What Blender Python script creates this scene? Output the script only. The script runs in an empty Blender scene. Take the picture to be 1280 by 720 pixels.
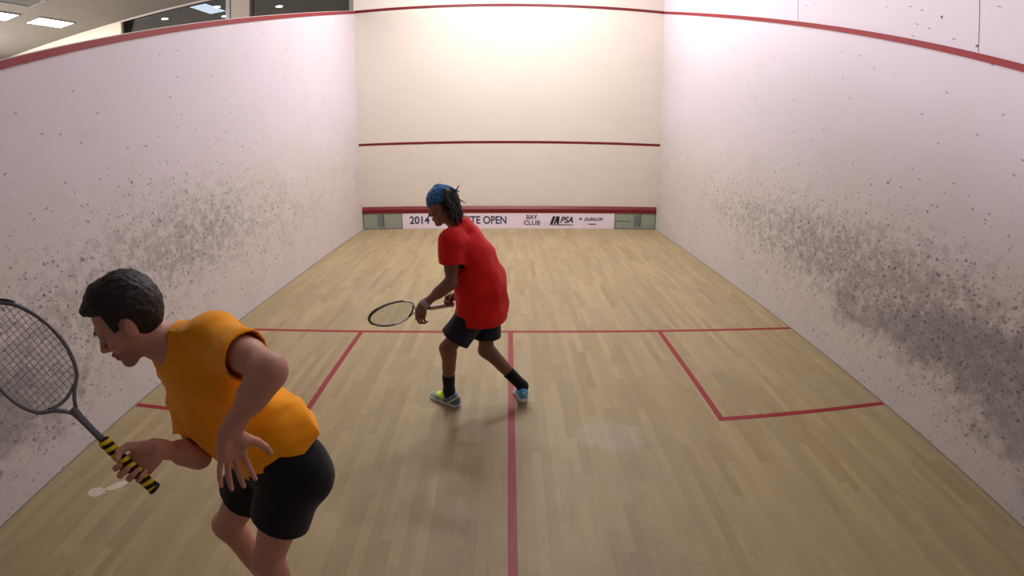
import bpy, math, random
import numpy as np
from mathutils import Matrix, Vector, Quaternion
random.seed(7); RS = np.random.RandomState(11)
S = bpy.context.scene
C = S.collection
W = 3.172          # half width of the court
YF = 9.755         # front wall
A3 = lambda *v: np.array(v, float)
def nrm(v): v = np.asarray(v, float); return v/np.linalg.norm(v)

# ------------------------------------------------------------------ objects
def link(name, me, mat=None, parent=None, smooth=False, label=None, cat=None, group=None, kind=None, mw=None):
    o = bpy.data.objects.new(name, me); C.objects.link(o)
    if mat is not None: me.materials.append(mat)
    if smooth and hasattr(me, 'polygons'):
        me.polygons.foreach_set('use_smooth', [True]*len(me.polygons))
    if parent is not None: o.parent = parent
    if mw is not None:
        o.matrix_basis = mw
    for k, v in (('label', label), ('category', cat), ('group', group), ('kind', kind)):
        if v: o[k] = v
    return o
def empty(name, loc=(0, 0, 0), label=None, cat=None, group=None, kind=None, mw=None):
    o = bpy.data.objects.new(name, None); C.objects.link(o); o.location = loc; o.empty_display_size = .1
    if mw is not None: o.matrix_basis = mw
    for k, v in (('label', label), ('category', cat), ('group', group), ('kind', kind)):
        if v: o[k] = v
    return o
def tomesh(name, V, F):
    me = bpy.data.meshes.new(name); me.from_pydata([tuple(map(float, v)) for v in V], [], F); me.update(); return me
def boxes(name, L):
    """L: list of (x0,x1,y0,y1,z0,z1)"""
    V = []; F = []
    for x0, x1, y0, y1, z0, z1 in L:
        n = len(V)
        V += [(x0, y0, z0), (x1, y0, z0), (x1, y1, z0), (x0, y1, z0), (x0, y0, z1), (x1, y0, z1), (x1, y1, z1), (x0, y1, z1)]
        F += [tuple(n+i for i in f) for f in ((0, 3, 2, 1), (4, 5, 6, 7), (0, 1, 5, 4), (1, 2, 6, 5), (2, 3, 7, 6), (3, 0, 4, 7))]
    return tomesh(name, V, F)
def prism(name, poly, axis, a, b):
    """poly: 2D points extruded along axis 0/1/2 from a to b (other axes in order)"""
    V = []
    for t in (a, b):
        for u, v in poly:
            c = [u, v]; c.insert(axis, t); V.append(c)
    n = len(poly); F = [tuple(range(n)), tuple(range(2*n-1, n-1, -1))]
    F += [(i, n+i, n+(i+1) % n, (i+1) % n) for i in range(n)]
    me = tomesh(name, V, F)
    import bmesh
    bm = bmesh.new(); bm.from_mesh(me); bmesh.ops.recalc_face_normals(bm, faces=bm.faces); bm.to_mesh(me); bm.free()
    return me
def tube(P, r, n=8, closed=False, ell=None):
    """returns V,F of a swept tube; r scalar or list; ell = (dir, factor) flattening"""
    P = np.array(P, float); m = len(P); r = np.broadcast_to(np.array(r, float), (m,))
    V = []; F = []; up = None
    for i in range(m):
        if closed: t = P[(i+1) % m]-P[i-1]
        else: t = P[min(i+1, m-1)]-P[max(i-1, 0)]
        t = nrm(t)
        if up is None:
            up = np.cross(t, (0, 0, 1.)) if abs(t[2]) < .9 else np.cross(t, (1., 0, 0)); up = nrm(up)
        if ell is not None: up = ell[0]
        up = nrm(up-t*(up@t)); sd = np.cross(t, up); fu = ell[1] if ell is not None else 1
        for k in range(n):
            a = 2*math.pi*k/n; V.append(P[i]+r[i]*(math.cos(a)*up*fu+math.sin(a)*sd))
    for i in range(m if closed else m-1):
        j = (i+1) % m
        for k in range(n): F.append((i*n+k, i*n+(k+1) % n, j*n+(k+1) % n, j*n+k))
    if not closed:
        F.append(tuple(range(n-1, -1, -1))); F.append(tuple((m-1)*n+k for k in range(n)))
    return V, F
def merge(parts):
    V = []; F = []
    for v, f in parts:
        n = len(V); V += list(v); F += [tuple(n+i for i in q) for q in f]
    return V, F

# ------------------------------------------------------------------ node helpers
class NT:
    def __init__(s, name, world=False):
        s.m = bpy.data.materials.new(name); s.m.use_nodes = True; s.t = s.m.node_tree; s.t.nodes.clear()
        s.out = s.t.nodes.new('ShaderNodeOutputMaterial')
    def n(s, typ, **kw):
        x = s.t.nodes.new(typ)
        for k, v in kw.items(): setattr(x, k, v)
        return x
    def put(s, sock, v):
        if isinstance(v, bpy.types.NodeSocket): s.t.links.new(v, sock)
        elif v is not None: sock.default_value = v
    def M(s, op, a, b=None, c=None, clamp=False):
        x = s.n('ShaderNodeMath', operation=op, use_clamp=clamp)
        for i, v in enumerate((a, b, c)):
            if v is not None: s.put(x.inputs[i], v)
        return x.outputs[0]
    def add(s, *a):
        r = a[0]
        for q in a[1:]: r = s.M('ADD', r, q)
        return r
    def mul(s, *a):
        r = a[0]
        for q in a[1:]: r = s.M('MULTIPLY', r, q)
        return r
    def pos(s):
        x = s.n('ShaderNodeTexCoord'); y = s.n('ShaderNodeSeparateXYZ'); s.t.links.new(x.outputs['Object'], y.inputs[0])
        return x.outputs['Object'], y.outputs[0], y.outputs[1], y.outputs[2]
    def vec(s, x, y, z=0.):
        c = s.n('ShaderNodeCombineXYZ')
        for i, v in enumerate((x, y, z)): s.put(c.inputs[i], v)
        return c.outputs[0]
    def noise(s, v, scale, detail=3, rough=.5, dim='3D'):
        x = s.n('ShaderNodeTexNoise', noise_dimensions=dim); s.put(x.inputs['Vector'], v)
        x.inputs['Scale'].default_value = scale; x.inputs['Detail'].default_value = detail; x.inputs['Roughness'].default_value = rough
        return x.outputs['Fac']
    def white(s, v, dim='3D'):
        x = s.n('ShaderNodeTexWhiteNoise', noise_dimensions=dim); s.put(x.inputs['Vector'], v); return x.outputs['Value']
    def voro(s, v, scale, rnd=1.):
        x = s.n('ShaderNodeTexVoronoi', voronoi_dimensions='2D'); s.put(x.inputs['Vector'], v); x.inputs['Scale'].default_value = scale
        x.inputs['Randomness'].default_value = rnd
        sp = s.n('ShaderNodeSeparateColor'); s.t.links.new(x.outputs['Color'], sp.inputs[0])
        return x.outputs['Distance'], sp.outputs[0], sp.outputs[1]
    def ss(s, v, a, b):   # smoothstep a..b -> 0..1
        x = s.n('ShaderNodeMapRange', interpolation_type='SMOOTHSTEP'); s.put(x.inputs[0], v)
        x.inputs[1].default_value = a; x.inputs[2].default_value = b; return x.outputs[0]
    def gauss(s, y, z, y0, z0, sy, sz, rot=0.):
        dy = s.M('SUBTRACT', y, y0); dz = s.M('SUBTRACT', z, z0)
        cr, sr = math.cos(rot), math.sin(rot)
        u = s.add(s.mul(dy, cr/sy), s.mul(dz, sr/sy)); v = s.add(s.mul(dy, -sr/sz), s.mul(dz, cr/sz))
        return s.M('EXPONENT', s.mul(s.add(s.mul(u, u), s.mul(v, v)), -1.))
    def mix(s, f, a, b):
        x = s.n('ShaderNodeMix', data_type='RGBA'); s.put(x.inputs[0], f)
        for i, v in ((6, a), (7, b)):
            if not isinstance(v, bpy.types.NodeSocket): v = tuple(v)+(1,)*(4-len(v))
            s.put(x.inputs[i], v)
        return x.outputs[2]
    def scale(s, col, f):
        x = s.n('ShaderNodeVectorMath', operation='SCALE')
        s.put(x.inputs[0], col if isinstance(col, bpy.types.NodeSocket) else tuple(col)[:3]); s.put(x.inputs['Scale'], f); return x.outputs[0]
    def attr(s, name):
        x = s.n('ShaderNodeAttribute', attribute_name=name); return x
    def bsdf(s, col, rough=.6, spec=.5, metal=0., sss=0., coat=0., bump=None, bstr=.3, bdist=.01, sheen=0.):
        b = s.n('ShaderNodeBsdfPrincipled')
        s.put(b.inputs['Base Color'], col if isinstance(col, bpy.types.NodeSocket) else tuple(col)[:3]+(1,))
        s.put(b.inputs['Roughness'], rough); s.put(b.inputs['Specular IOR Level'], spec); s.put(b.inputs['Metallic'], metal)
        if sss:
            b.inputs['Subsurface Weight'].default_value = sss; b.inputs['Subsurface Radius'].default_value = (1, .35, .2); b.inputs['Subsurface Scale'].default_value = .012
        if coat: b.inputs['Coat Weight'].default_value = coat; b.inputs['Coat Roughness'].default_value = .25
        if sheen: b.inputs['Sheen Weight'].default_value = sheen; b.inputs['Sheen Roughness'].default_value = .5
        if bump is not None:
            x = s.n('ShaderNodeBump'); s.put(x.inputs['Height'], bump); x.inputs['Strength'].default_value = bstr; x.inputs['Distance'].default_value = bdist
            s.t.links.new(x.outputs[0], b.inputs['Normal'])
        s.t.links.new(b.outputs[0], s.out.inputs[0]); return s.m
def srgb(r, g, b):
    f = lambda c: (c/255/12.92) if c <= 10 else ((c/255+.055)/1.055)**2.4
    return (f(r), f(g), f(b))
def plain(name, col, rough=.6, nscale=30., namt=.08, **kw):
    t = NT(name); v, x, y, z = t.pos()
    f = t.add(1-namt, t.mul(t.noise(v, nscale, 3), 2*namt))
    return t.bsdf(t.scale(col, f), rough, **kw)

# ------------------------------------------------------------------ materials of the place
WALLC = srgb(216, 206, 214)
def wall_mat(name, stains, dens, specks=1.0, flip=0., joints=None):
    t = NT(name); v, x, y, z = t.pos()
    p = t.vec(y, z, flip)
    cl = t.noise(p, 1.3, 4, .6)
    col = t.scale(WALLC, t.add(.955, t.mul(cl, .09)))
    col = t.mix(t.mul(t.ss(t.noise(p, .9, 2), .45, .7), .35), col, srgb(218, 206, 220))
    # general grime and yellowing below head height
    hz = t.mul(t.ss(t.add(z, t.mul(t.M('SUBTRACT', t.noise(p, 1.7, 5, .65), .5), 1.6)), 2.7, .9), .55)
    col = t.mix(hz, col, srgb(200, 192, 178))
    gz = t.mul(t.ss(t.noise(p, 2.6, 6, .7), .44, .72), t.mul(t.ss(z, 2.3, 1.0), .24))
    col = t.mix(gz, col, srgb(152, 149, 146))
    # density of the ball marks
    D = None
    for (y0, z0, sy, sz, a, r) in dens:
        g = t.mul(t.gauss(y, z, y0, z0, sy, sz, r), a); D = g if D is None else t.add(D, g)
    base = t.ss(z, 2.6, .6); D = t.add(D, t.mul(base, .10))
    # broad grey smudges
    Sm = None
    for (y0, z0, sy, sz, a, r) in stains:
        g = t.mul(t.gauss(y, z, y0, z0, sy, sz, r), a); Sm = g if Sm is None else t.add(Sm, g)
    nz = t.noise(p, 4.2, 6, .72)
    sm = t.ss(t.add(Sm, t.mul(t.M('SUBTRACT', nz, .5), 3.0)), .38, 1.05)
    fine = t.noise(p, 26, 4, .7)
    col = t.mix(t.mul(sm, t.add(.22, t.mul(fine, .66))), col, srgb(124, 122, 122))
    mott = t.mul(t.ss(t.add(t.noise(p, 9, 5, .75), t.mul(D, .16)), .54, .74), t.M('MINIMUM', t.mul(D, .52), .55))
    col = t.mix(mott, col, srgb(126, 120, 118))
    # round and dabbed ball marks, three sizes
    dist = t.mul(t.M('SUBTRACT', t.noise(p, 40, 2), .5), .45)
    for sc, rad, pr, dark, k in ((9., .20, .62, .95, 3.3), (17., .24, .60, .85, 7.7), (31., .27, .55, .7, 1.9)):
        q = t.vec(t.add(t.mul(y, 1.0), t.mul(z, .35), k), t.add(t.mul(z, 1.15), k*2))
        d, r1, r2 = t.voro(q, sc)
        lim = t.mul(rad, t.add(.3, t.mul(r2, .7)))
        on = t.M('LESS_THAN', r1, t.mul(D, pr*specks))
        spot = t.mul(t.ss(t.M('SUBTRACT', lim, t.add(d, dist)), .0, .07), on)
        col = t.mix(t.mul(spot, dark*.60), col, srgb(78, 74, 74))
    # slanting scuffs
    q = t.vec(t.add(t.mul(y, 4.), t.mul(z, 2.)), t.add(t.mul(z, 15.), t.mul(y, -6.)))
    d, r1, r2 = t.voro(q, 1.6)
    sc_ = t.mul(t.ss(t.M('SUBTRACT', .14, d), 0, .03), t.M('LESS_THAN', r1, t.add(.03, t.mul(D, .10))))
    col = t.mix(t.mul(sc_, .7), col, srgb(84, 80, 80))
    # pale mopped strip just above the floor
    col = t.mix(t.mul(t.ss(z, .30, .12), .25), col, srgb(196, 194, 200))
    return t.bsdf(col, .55, .3, bump=t.noise(p, 60, 3), bstr=.08, bdist=.004)

def floor_mat():
    t = NT('maple_strip_floor'); v, x, y, z = t.pos()
    sw = .0635
    u = t.M('DIVIDE', x, sw); row = t.M('FLOOR', u); fu = t.M('FRACT', u)
    ro = t.white(t.vec(row, 3.1)); ln = t.add(.55, t.mul(t.white(t.vec(row, 8.3)), .55))
    sv = t.M('DIVIDE', t.add(y, t.mul(ro, 7.)), ln); seg = t.M('FLOOR', sv); fs = t.M('FRACT', sv)
    r = t.white(t.vec(row, seg, 1.)); r2 = t.white(t.vec(row, seg, 5.))
    a, b, c_ = srgb(156, 137, 102), srgb(170, 151, 114), srgb(146, 125, 90)
    col = t.mix(r, a, b)
    col = t.mix(t.mul(t.ss(r2, .78, 1.), .55), col, c_)
    grain = t.noise(t.vec(t.mul(x, 60.), t.mul(y, 2.5), row), 1., 4, .6)
    col = t.scale(col, t.add(.90, t.mul(grain, .20)))
    # worn and dusty patches drawn out along the boards
    wear = t.noise(t.vec(t.mul(x, 1.6), t.mul(y, .8), 4.), 1.6, 4, .6)
    col = t.mix(t.mul(t.ss(wear, .42, .75), .45), col, srgb(146, 132, 108))
    bl = t.noise(t.vec(t.mul(x, 5.), t.mul(y, 2.2), 31.), 1., 5, .7)
    col = t.mix(t.mul(t.ss(bl, .5, .75), .30), col, srgb(182, 162, 130))
    st = t.noise(t.vec(t.mul(x, 14.), t.mul(y, 1.7), 9.), 1., 3, .55)
    col = t.mix(t.mul(t.ss(st, .62, .78), .38), col, srgb(198, 182, 152))
    st2 = t.noise(t.vec(t.mul(x, 11.), t.mul(y, 2.2), 19.), 1.2, 4, .6)
    col = t.mix(t.mul(t.ss(st2, .58, .76), .34), col, srgb(130, 108, 80))
    # chalky patch right of the half-court line and two pale tape residues by the left wall
    nn = t.noise(v, 9, 4, .65)
    ch = t.ss(t.add(t.gauss(x, y, .68, 2.50, .30, .20), t.mul(t.M('SUBTRACT', nn, .5), 1.3)), .35, .75)
    col = t.mix(t.mul(ch, .20), col, srgb(186, 180, 174))
    for gx, gy, sx, sy, rr in ((-2.70, 1.585, .075, .05, .2), (-2.585, 1.68, .085, .038, .8)):
        g = t.ss(t.add(t.gauss(x, y, gx, gy, sx, sy, rr), t.mul(t.M('SUBTRACT', t.noise(v, 30, 2), .5), .5)), .40, .46)
        col = t.mix(t.mul(g, .85), col, srgb(214, 192, 178))
    gap = t.M('MAXIMUM', t.ss(t.M('ABSOLUTE', t.M('SUBTRACT', fu, .5)), .475, .5), t.ss(t.M('ABSOLUTE', t.M('SUBTRACT', fs, .5)), .4975, .5))
    col = t.mix(t.mul(gap, .20), col, srgb(96, 76, 52))
    ro_ = t.add(.40, t.mul(t.noise(v, 5, 3), .22))
    return t.bsdf(col, ro_, .35)

RED = plain('red_line_paint', srgb(140, 14, 26), .5, namt=.06)
REDD = plain('dark_red_enamel', srgb(112, 14, 22), .45, namt=.06)
def front_mat():
    t = NT('front_wall_plaster'); v, x, y, z = t.pos(); p = t.vec(x, z, 2.)
    col = t.scale(srgb(222, 212, 200), t.add(.955, t.mul(t.noise(p, 1.1, 4, .6), .09)))
    D = t.mul(t.gauss(x, z, 0, 1.3, 3., 1.2), .22)
    mott = t.mul(t.ss(t.noise(p, 7, 5, .7), .55, .78), .14)
    col = t.mix(mott, col, srgb(150, 142, 134))
    d, r1, r2 = t.voro(p, 12.)
    col = t.mix(t.mul(t.ss(t.M('SUBTRACT', .2, d), 0, .05), t.M('LESS_THAN', r1, t.mul(D, .12)), .25), col, srgb(120, 112, 108))
    return t.bsdf(col, .55, .3, bump=t.noise(p, 60, 3), bstr=.06, bdist=.004)
M_floor = floor_mat(); M_front = front_mat()
M_left = wall_mat('left_wall_plaster',
                  stains=[(1.45, .62, .55, .38, .95, 0.), (.7, .7, .7, .45, .95, 0), (3.7, 1.0, .9, .30, .34, 0.), (2.2, .55, .6, .25, .45, 0)],
                  dens=[(1.5, .75, 1.1, .55, .85, 0), (3.9, 1.15, 1.7, .55, .95, 0), (6.3, .9, 1.2, .45, .35, 0)], flip=3.)
M_right = wall_mat('right_wall_plaster',
                   stains=[(2.45, .72, .95, .22, 1.05, -.20), (1.45, .66, .75, .36, 1.15, 0.), (.9, .45, .5, .4, 1.0, 0.), (3.45, .60, .30, .22, .80, 0.), (.8, .8, .6, .4, .9, 0), (4.6, .85, .8, .3, .25, 0)],
                   dens=[(3.6, 1.0, 1.6, .52, 1.05, 0), (1.9, .8, 1.0, .55, .85, 0), (5.8, 1.0, 1.5, .50, .55, 0)], flip=7.)
M_white = plain('white_paint', srgb(214, 204, 204), .6, namt=.03)

# ------------------------------------------------------------------ the court
GX = -17.0; GH = 6.0; GY = 11.55
fl = link('floor', boxes('floor', [(-W-.15, W+.15, -.6, YF+.1, -.12, 0)]), M_floor, kind='structure')
def mark(name, L, label):
    link(name, boxes(name, L), RED, fl, label=label)
e = .0012
mark('short_line', [(-W, W, 4.26, 4.31, -.001, e)], 'red line painted across the full width of the floor')
mark('half_court_line', [(-.025, .025, -.3, 4.26, -.001, e)], 'red line running down the middle of the rear floor')
mark('service_box_line', [(1.55, 1.60, 2.61, 4.26, -.001, e), (1.60, W, 2.61, 2.66, -.001, e)], 'red outline of the right service box')
mark('service_box_line', [(-1.60, -1.55, 2.61, 4.26, -.001, e), (-W, -1.60, 2.61, 2.66, -.001, e)], 'red outline of the left service box')
def zo(y): return 4.595-(YF-y)*(4.595-2.219)/9.75   # centre height of the side out lines
wf = link('wall_front', boxes('wall_front', [(-W-.03, W+.2, YF, YF+.15, -.12, GH)]), M_front, kind='structure')
link('service_line', boxes('service_line', [(-W, W, YF-.004, YF+.001, 1.782, 1.830)]), REDD, wf, label='red service line across the front wall')
link('out_line', boxes('out_line', [(-W, W, YF-.014, YF+.001, 4.570, 4.620)]), REDD, wf, label='red out line high on the front wall')
y0 = -.6
wr = link('wall_right', prism('wall_right', [(y0, -.12), (YF+.15, -.12), (YF+.15, GH), (y0, GH)], 0, W, W+.2), M_right, kind='structure')
def slope(name, x0, x1, a, b, mat, par, label, ya=y0, yb=YF):
    return link(name, prism(name, [(ya, zo(ya)+a), (yb, zo(yb)+a), (yb, zo(yb)+b), (ya, zo(ya)+b)], 0, x0, x1), mat, par, label=label)
slope('out_line', W-.014, W+.001, -.025, .025, RED, wr, 'red out line sloping down the right wall')
M_joint = plain('joint_grey', srgb(120, 108, 112), .8)  # grey for the joint strips and screw heads
for yj in (4.80, 2.36):
    link('panel_joint', boxes('panel_joint', [(W-.002, W+.001, yj-.003, yj+.003, zo(yj)+.03, GH)]), M_joint, wr)
for ys, zs in ((2.72, 3.12), (2.375, 2.87)):
    V, F = tube([(W+.001, ys, zs), (W-.004, ys, zs)], .011, 12)
    link('screw_head', tomesh('screw', V, F), M_joint, wr)
wl = link('wall_left', prism('wall_left', [(y0, -.12), (YF+.15, -.12), (YF+.15, zo(YF+.15)+.030), (y0, zo(y0)+.030)], 0, -W-.15, -W), M_left, kind='structure')
slope('out_line', -W-.001, -W+.014, -.030, .024, RED, wl, 'red out line sloping along the top of the left wall')
slope('wall_capping', -W-.152, -W+.004, .024, .032, M_white, wl, 'pale capping on the top edge of the left wall')
for sgn, nm in ((-1, 'baseboard_left'), (1, 'baseboard_right')):
    link(nm, boxes(nm, [(min(sgn*W, sgn*(W-.004)), max(sgn*W, sgn*(W-.004)), y0, YF, -.001, .012)]), plain(nm+'_sealant', srgb(150, 140, 132), .6), kind='structure')

# ---- the tin with its rail, panels and banner
TY = 9.70
tin = empty('tin', (0, TY, 0), 'low playing tin with red top rail along the foot of the front wall', 'tin')
def tp(name, L, mat, label=None, par=tin):
    L = [(a, b, c-TY, d-TY, e_, f) for a, b, c, d, e_, f in L]
    return link(name, boxes(name, L), mat, par, label=label)
tr = prism('top_rail', [(-.012, .345), (.05, .345), (.05, .480), (.025, .480), (-.012, .425)], 0, -W+.002, W-.002)
# poly is (y,z): extruded along x
link('top_rail', tr, REDD, tin, label='red rail along the top of the tin')
M_tin = plain('tin_sheet', srgb(206, 198, 194), .5)
M_gg = plain('grey_green_panel', srgb(150, 158, 146), .35, namt=.05)
M_dk = plain('dark_trim', srgb(70, 74, 70), .5)
M_mg = plain('mid_grey_metal', srgb(118, 126, 126), .4, metal=.2)
tp('tin_panel', [(-2.29, 2.25, TY+.004, YF, 0, .345)], M_tin)
for (a, b, h0, h1) in ((-W+.004, -2.297, -2.842, -2.70), (2.254, W-.004, 2.693, 2.835)):
    pn = tp('end_panel', [(a, b, TY, YF, 0, .345)], M_gg, 'grey-green end panel of the tin')
    tp('panel_edge', [(a, b, TY-.003, TY, 0, .014), (a, a+.014, TY-.003, TY, .014, .345), (b-.014, b, TY-.003, TY, .014, .345)], M_dk, par=pn)
    hd = tp('panel_latch', [(h0, h1, TY-.006, TY, .06, .32)], M_mg, par=pn)
    tp('latch_slot', [(h1-.018, h1, TY-.008, TY-.006, .05, .33)], M_dk, par=hd)  # dark slot strip along the latch edge
tp('panel_slot', [(2.27, 2.60, TY-.004, TY, .165, .176)], M_dk, 'thin slot in the right end panel')
ban = link('sponsor_banner', boxes('banner', [(-2.297, 2.254, -.006, 0, -.001+.004, .335)]), plain('white_banner_vinyl', srgb(236, 222, 236), .45, namt=.02),
           label='long white sponsor banner with dark lettering fixed along the tin', cat='banner', mw=Matrix.Translation((0, TY, 0)))
M_txt = plain('navy_print', srgb(52, 56, 84), .5, namt=.02)
M_blk = plain('black_print', srgb(24, 24, 34), .5, namt=.02)
def text(s, x0, x1, z0, z1, mat, shear=0., bold=0., name='lettering', label=None):
    cu = bpy.data.curves.new('t', 'FONT'); cu.body = s; cu.extrude = .002; cu.shear = shear; cu.offset = bold; cu.size = 1
    o = bpy.data.objects.new('t', cu); C.objects.link(o)
    dg = bpy.context.evaluated_depsgraph_get(); me = bpy.data.meshes.new_from_object(o.evaluated_get(dg)); bpy.data.objects.remove(o)
    n = len(me.vertices); co = np.zeros(n*3); me.vertices.foreach_get('co', co); co = co.reshape(-1, 3)
    mn, mx = co.min(0), co.max(0)
    q = np.empty_like(co)
    q[:, 0] = x0+(co[:, 0]-mn[0])/(mx[0]-mn[0])*(x1-x0); q[:, 2] = z0+(co[:, 1]-mn[1])/(mx[1]-mn[1])*(z1-z0)
    q[:, 1] = -.0065-(co[:, 2]-mn[2])*.4
    me.vertices.foreach_set('co', q.ravel()); me.update(); me.materials.clear()
    return link(name, me, mat, ban, label=label)
text('2014', -2.14, -1.71, .105, .275, M_txt, bold=.022)
text('ITE OPEN', -.875, -.066, .105, .275, M_txt, bold=.022)
text('BAY', .36, .60, .205, .300, M_txt, bold=.02)
text('CLUB', .31, .655, .080, .180, M_txt, bold=.02)
def para(L, mat, name='logo'):
    for P in L:
        V = []; F = []; n = 0; V += [(x, -.0085, z) for x, z in P]; V += [(x, -.0065, z) for x, z in P]; m = len(P)
        F += [tuple(n+i for i in range(m)), tuple(n+m+i for i in range(m-1, -1, -1))]
        F += [(n+i, n+m+i, n+m+(i+1) % m, n+(i+1) % m) for i in range(m)]
        link(name, tomesh(name, V, F), mat, ban)
para([[(.865, .105), (.925, .105), (.985, .27), (.925, .27)], [(.945, .105), (.985, .105), (1.0, .17), (1.015, .105), (1.06, .105), (1.07, .27), (1.0, .27)],
      [(.86, .078), (1.36, .078), (1.36, .095), (.865, .095)]], M_blk)
text('PSA', 1.085, 1.36, .125, .265, M_blk, shear=.3, bold=.03)
text('DUNLOP', 1.60, 2.00, .175, .245, M_blk, shear=.35, bold=.03)
para([[(1.495, .195), (1.53, .195), (1.56, .215), (1.53, .235), (1.495, .235)], [(1.70, .092), (1.86, .092), (1.86, .112), (1.70, .112)]], M_blk)

# ---- ceiling above court and gallery, gallery walls
def ceil_mat():
    t = NT('ceiling_tile'); v, x, y, z = t.pos()
    b = t.noise(v, 2.0, 3); col = t.scale(srgb(122, 118, 108), t.add(.93, t.mul(b, .14)))
    fx = t.M('ABSOLUTE', t.M('SUBTRACT', t.M('FRACT', t.M('DIVIDE', t.add(x, 12.46), .61)), .5)); fy = t.M('ABSOLUTE', t.M('SUBTRACT', t.M('FRACT', t.M('DIVIDE', t.add(y, -9.33), 1.22)), .5))
    g = t.M('MAXIMUM', t.ss(fx, .475, .49), t.ss(fy, .4875, .495))
    col = t.mix(t.mul(g, .35), col, srgb(98, 94, 86))
    return t.bsdf(col, .9, .1)
link('ceiling', boxes('ceiling', [(GX, W+.2, -2.5, GY, GH, GH+.15)]), ceil_mat(), kind='structure')
M_gal = plain('gallery_wall_paint', srgb(196, 188, 166), .7, namt=.03)
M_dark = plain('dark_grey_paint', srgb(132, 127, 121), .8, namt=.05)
M_pil = plain('pillar_paint', srgb(168, 158, 142), .7, namt=.03)
M_lob = plain('lobby_wall_paint', srgb(96, 92, 92), .8, namt=.03)
xs = dict(w=-10.99, a=-7.28, b=-7.16, c=-6.58)
link('wall_gallery', boxes('wall_gallery', [(GX, xs['w'], GY, GY+.2, -.12, GH), (xs['w'], -3.3, GY, GY+.2, -.12, 3.6)]), M_gal, kind='structure')
link('wall_gallery_end', boxes('wall_gallery_end', [(GX-.2, GX, -2.5, GY+.2, -.12, GH)]), M_gal, kind='structure')
link('wall_gallery_side', boxes('wall_gallery_side', [(-3.322, W+.2, GY-.001, GY+.2, -.12, GH)]), M_gal, kind='structure')
link('wall_back', boxes('wall_back', [(GX, W+.2, -2.7, -2.5, -.12, GH)]), M_lob, kind='structure')
link('wall_lobby_right', boxes('wall_lobby_right', [(W, W+.2, -2.5, -.6, -.12, GH)]), M_lob, kind='structure')
link('floor_gallery', boxes('floor_gallery', [(GX, -W-.15, -2.5, GY, -.12, 0), (-W-.15, W+.15, -2.5, -.6, -.12, 0)]), plain('grey_carpet', srgb(170, 160, 148), .95), kind='structure')
link('pillar', boxes('pillar', [(xs['b'], xs['c'], GY-.06, GY+.2, 3.6, GH)]), M_pil, kind='structure')
M_steel = plain('brushed_steel', srgb(176, 176, 178), .35, metal=.6)
link('trim_1', boxes('trim_1', [(xs['a'], xs['b'], GY-.08, GY+.04, 3.6, GH)]), M_steel, kind='structure')
link('trim_2', boxes('trim_2', [(-3.30, -3.215, YF+.02, YF+.10, zo(YF)+.03, GH)]), M_steel, kind='structure')
def glass_mat():
    t = NT('window_glass'); v, x, y, z = t.pos()
    tr_ = t.n('ShaderNodeBsdfTransparent'); tr_.inputs[0].default_value = (.82, .85, .86, 1)
    gl = t.n('ShaderNodeBsdfGlossy'); gl.inputs['Roughness'].default_value = .02
    fr = t.n('ShaderNodeFresnel'); fr.inputs[0].default_value = 1.45
    mx = t.n('ShaderNodeMixShader'); t.put(mx.inputs[0], t.mul(fr.outputs[0], t.add(.95, t.mul(t.noise(v, 3), .1))))
    t.t.links.new(tr_.outputs[0], mx.inputs[1]); t.t.links.new(gl.outputs[0], mx.inputs[2]); t.t.links.new(mx.outputs[0], t.out.inputs[0]); return t.m
MG = glass_mat()
link('window_1', boxes('window_1', [(xs['w'], xs['a'], GY+.09, GY+.10, 3.6, GH)]), MG, kind='structure')
link('window_2', boxes('window_2', [(xs['c'], -3.3, GY+.09, GY+.10, 3.6, GH)]), MG, kind='structure')
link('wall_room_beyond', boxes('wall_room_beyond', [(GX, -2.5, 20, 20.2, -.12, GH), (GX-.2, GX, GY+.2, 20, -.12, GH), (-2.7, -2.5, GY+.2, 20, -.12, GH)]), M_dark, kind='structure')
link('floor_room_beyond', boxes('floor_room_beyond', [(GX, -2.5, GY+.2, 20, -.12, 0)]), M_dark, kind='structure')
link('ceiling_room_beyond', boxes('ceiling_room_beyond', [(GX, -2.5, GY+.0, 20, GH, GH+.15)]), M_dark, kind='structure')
# faint pale grey trim line where the gallery ceiling meets the glazing
link('trim_3', boxes('trim_3', [(xs['w'], -3.3, GY-.03, GY+.02, GH-.045, GH)]), plain('head_trim', srgb(170, 162, 150), .6), kind='structure')

def emis(name, col, st):
    t = NT(name); v, x, y, z = t.pos(); e_ = t.n('ShaderNodeEmission')
    t.put(e_.inputs[0], t.scale(col, t.add(.99, t.mul(t.noise(v, 5), .02)))); e_.inputs[1].default_value = st
    t.t.links.new(e_.outputs[0], t.out.inputs[0]); return t.m
M_em = emis('troffer_diffuser', (1., .97, .95), 6.0)
M_em2 = emis('cool_troffer_diffuser', (.80, .86, 1.), 1.25)
M_em3 = emis('downlight_bulb', (1., .98, .95), 6.)
M_frame = plain('light_frame', srgb(70, 66, 64), .5)
def troffer(x, y, label, group=None, em=None, L=1.22, Wd=.61, name='ceiling_light'):
    r = empty(name, (x, y, GH), label, 'ceiling light', group)
    w, l = Wd/2, L/2; f = .022
    link('light_frame', boxes('lf', [(-w-f, w+f, -l-f, -l, -.02, .0), (-w-f, w+f, l, l+f, -.02, 0), (-w-f, -w, -l, l, -.02, 0), (w, w+f, -l, l, -.02, 0)]), M_frame, r)
    link('diffuser', boxes('df', [(-w, w, -l, l, -.012, -.002)]), em or M_em, r)
    return r
troffer(-12.17, 9.94, 'lit rectangular ceiling light nearest the dark gallery window, fully in view')
troffer(-12.22, 8.10, 'lit rectangular ceiling light cut by the left edge of the photo')
troffer(-11.85, 7.05, 'lit ceiling light of which only a corner shows in the top left corner', L=1.22)
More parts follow.
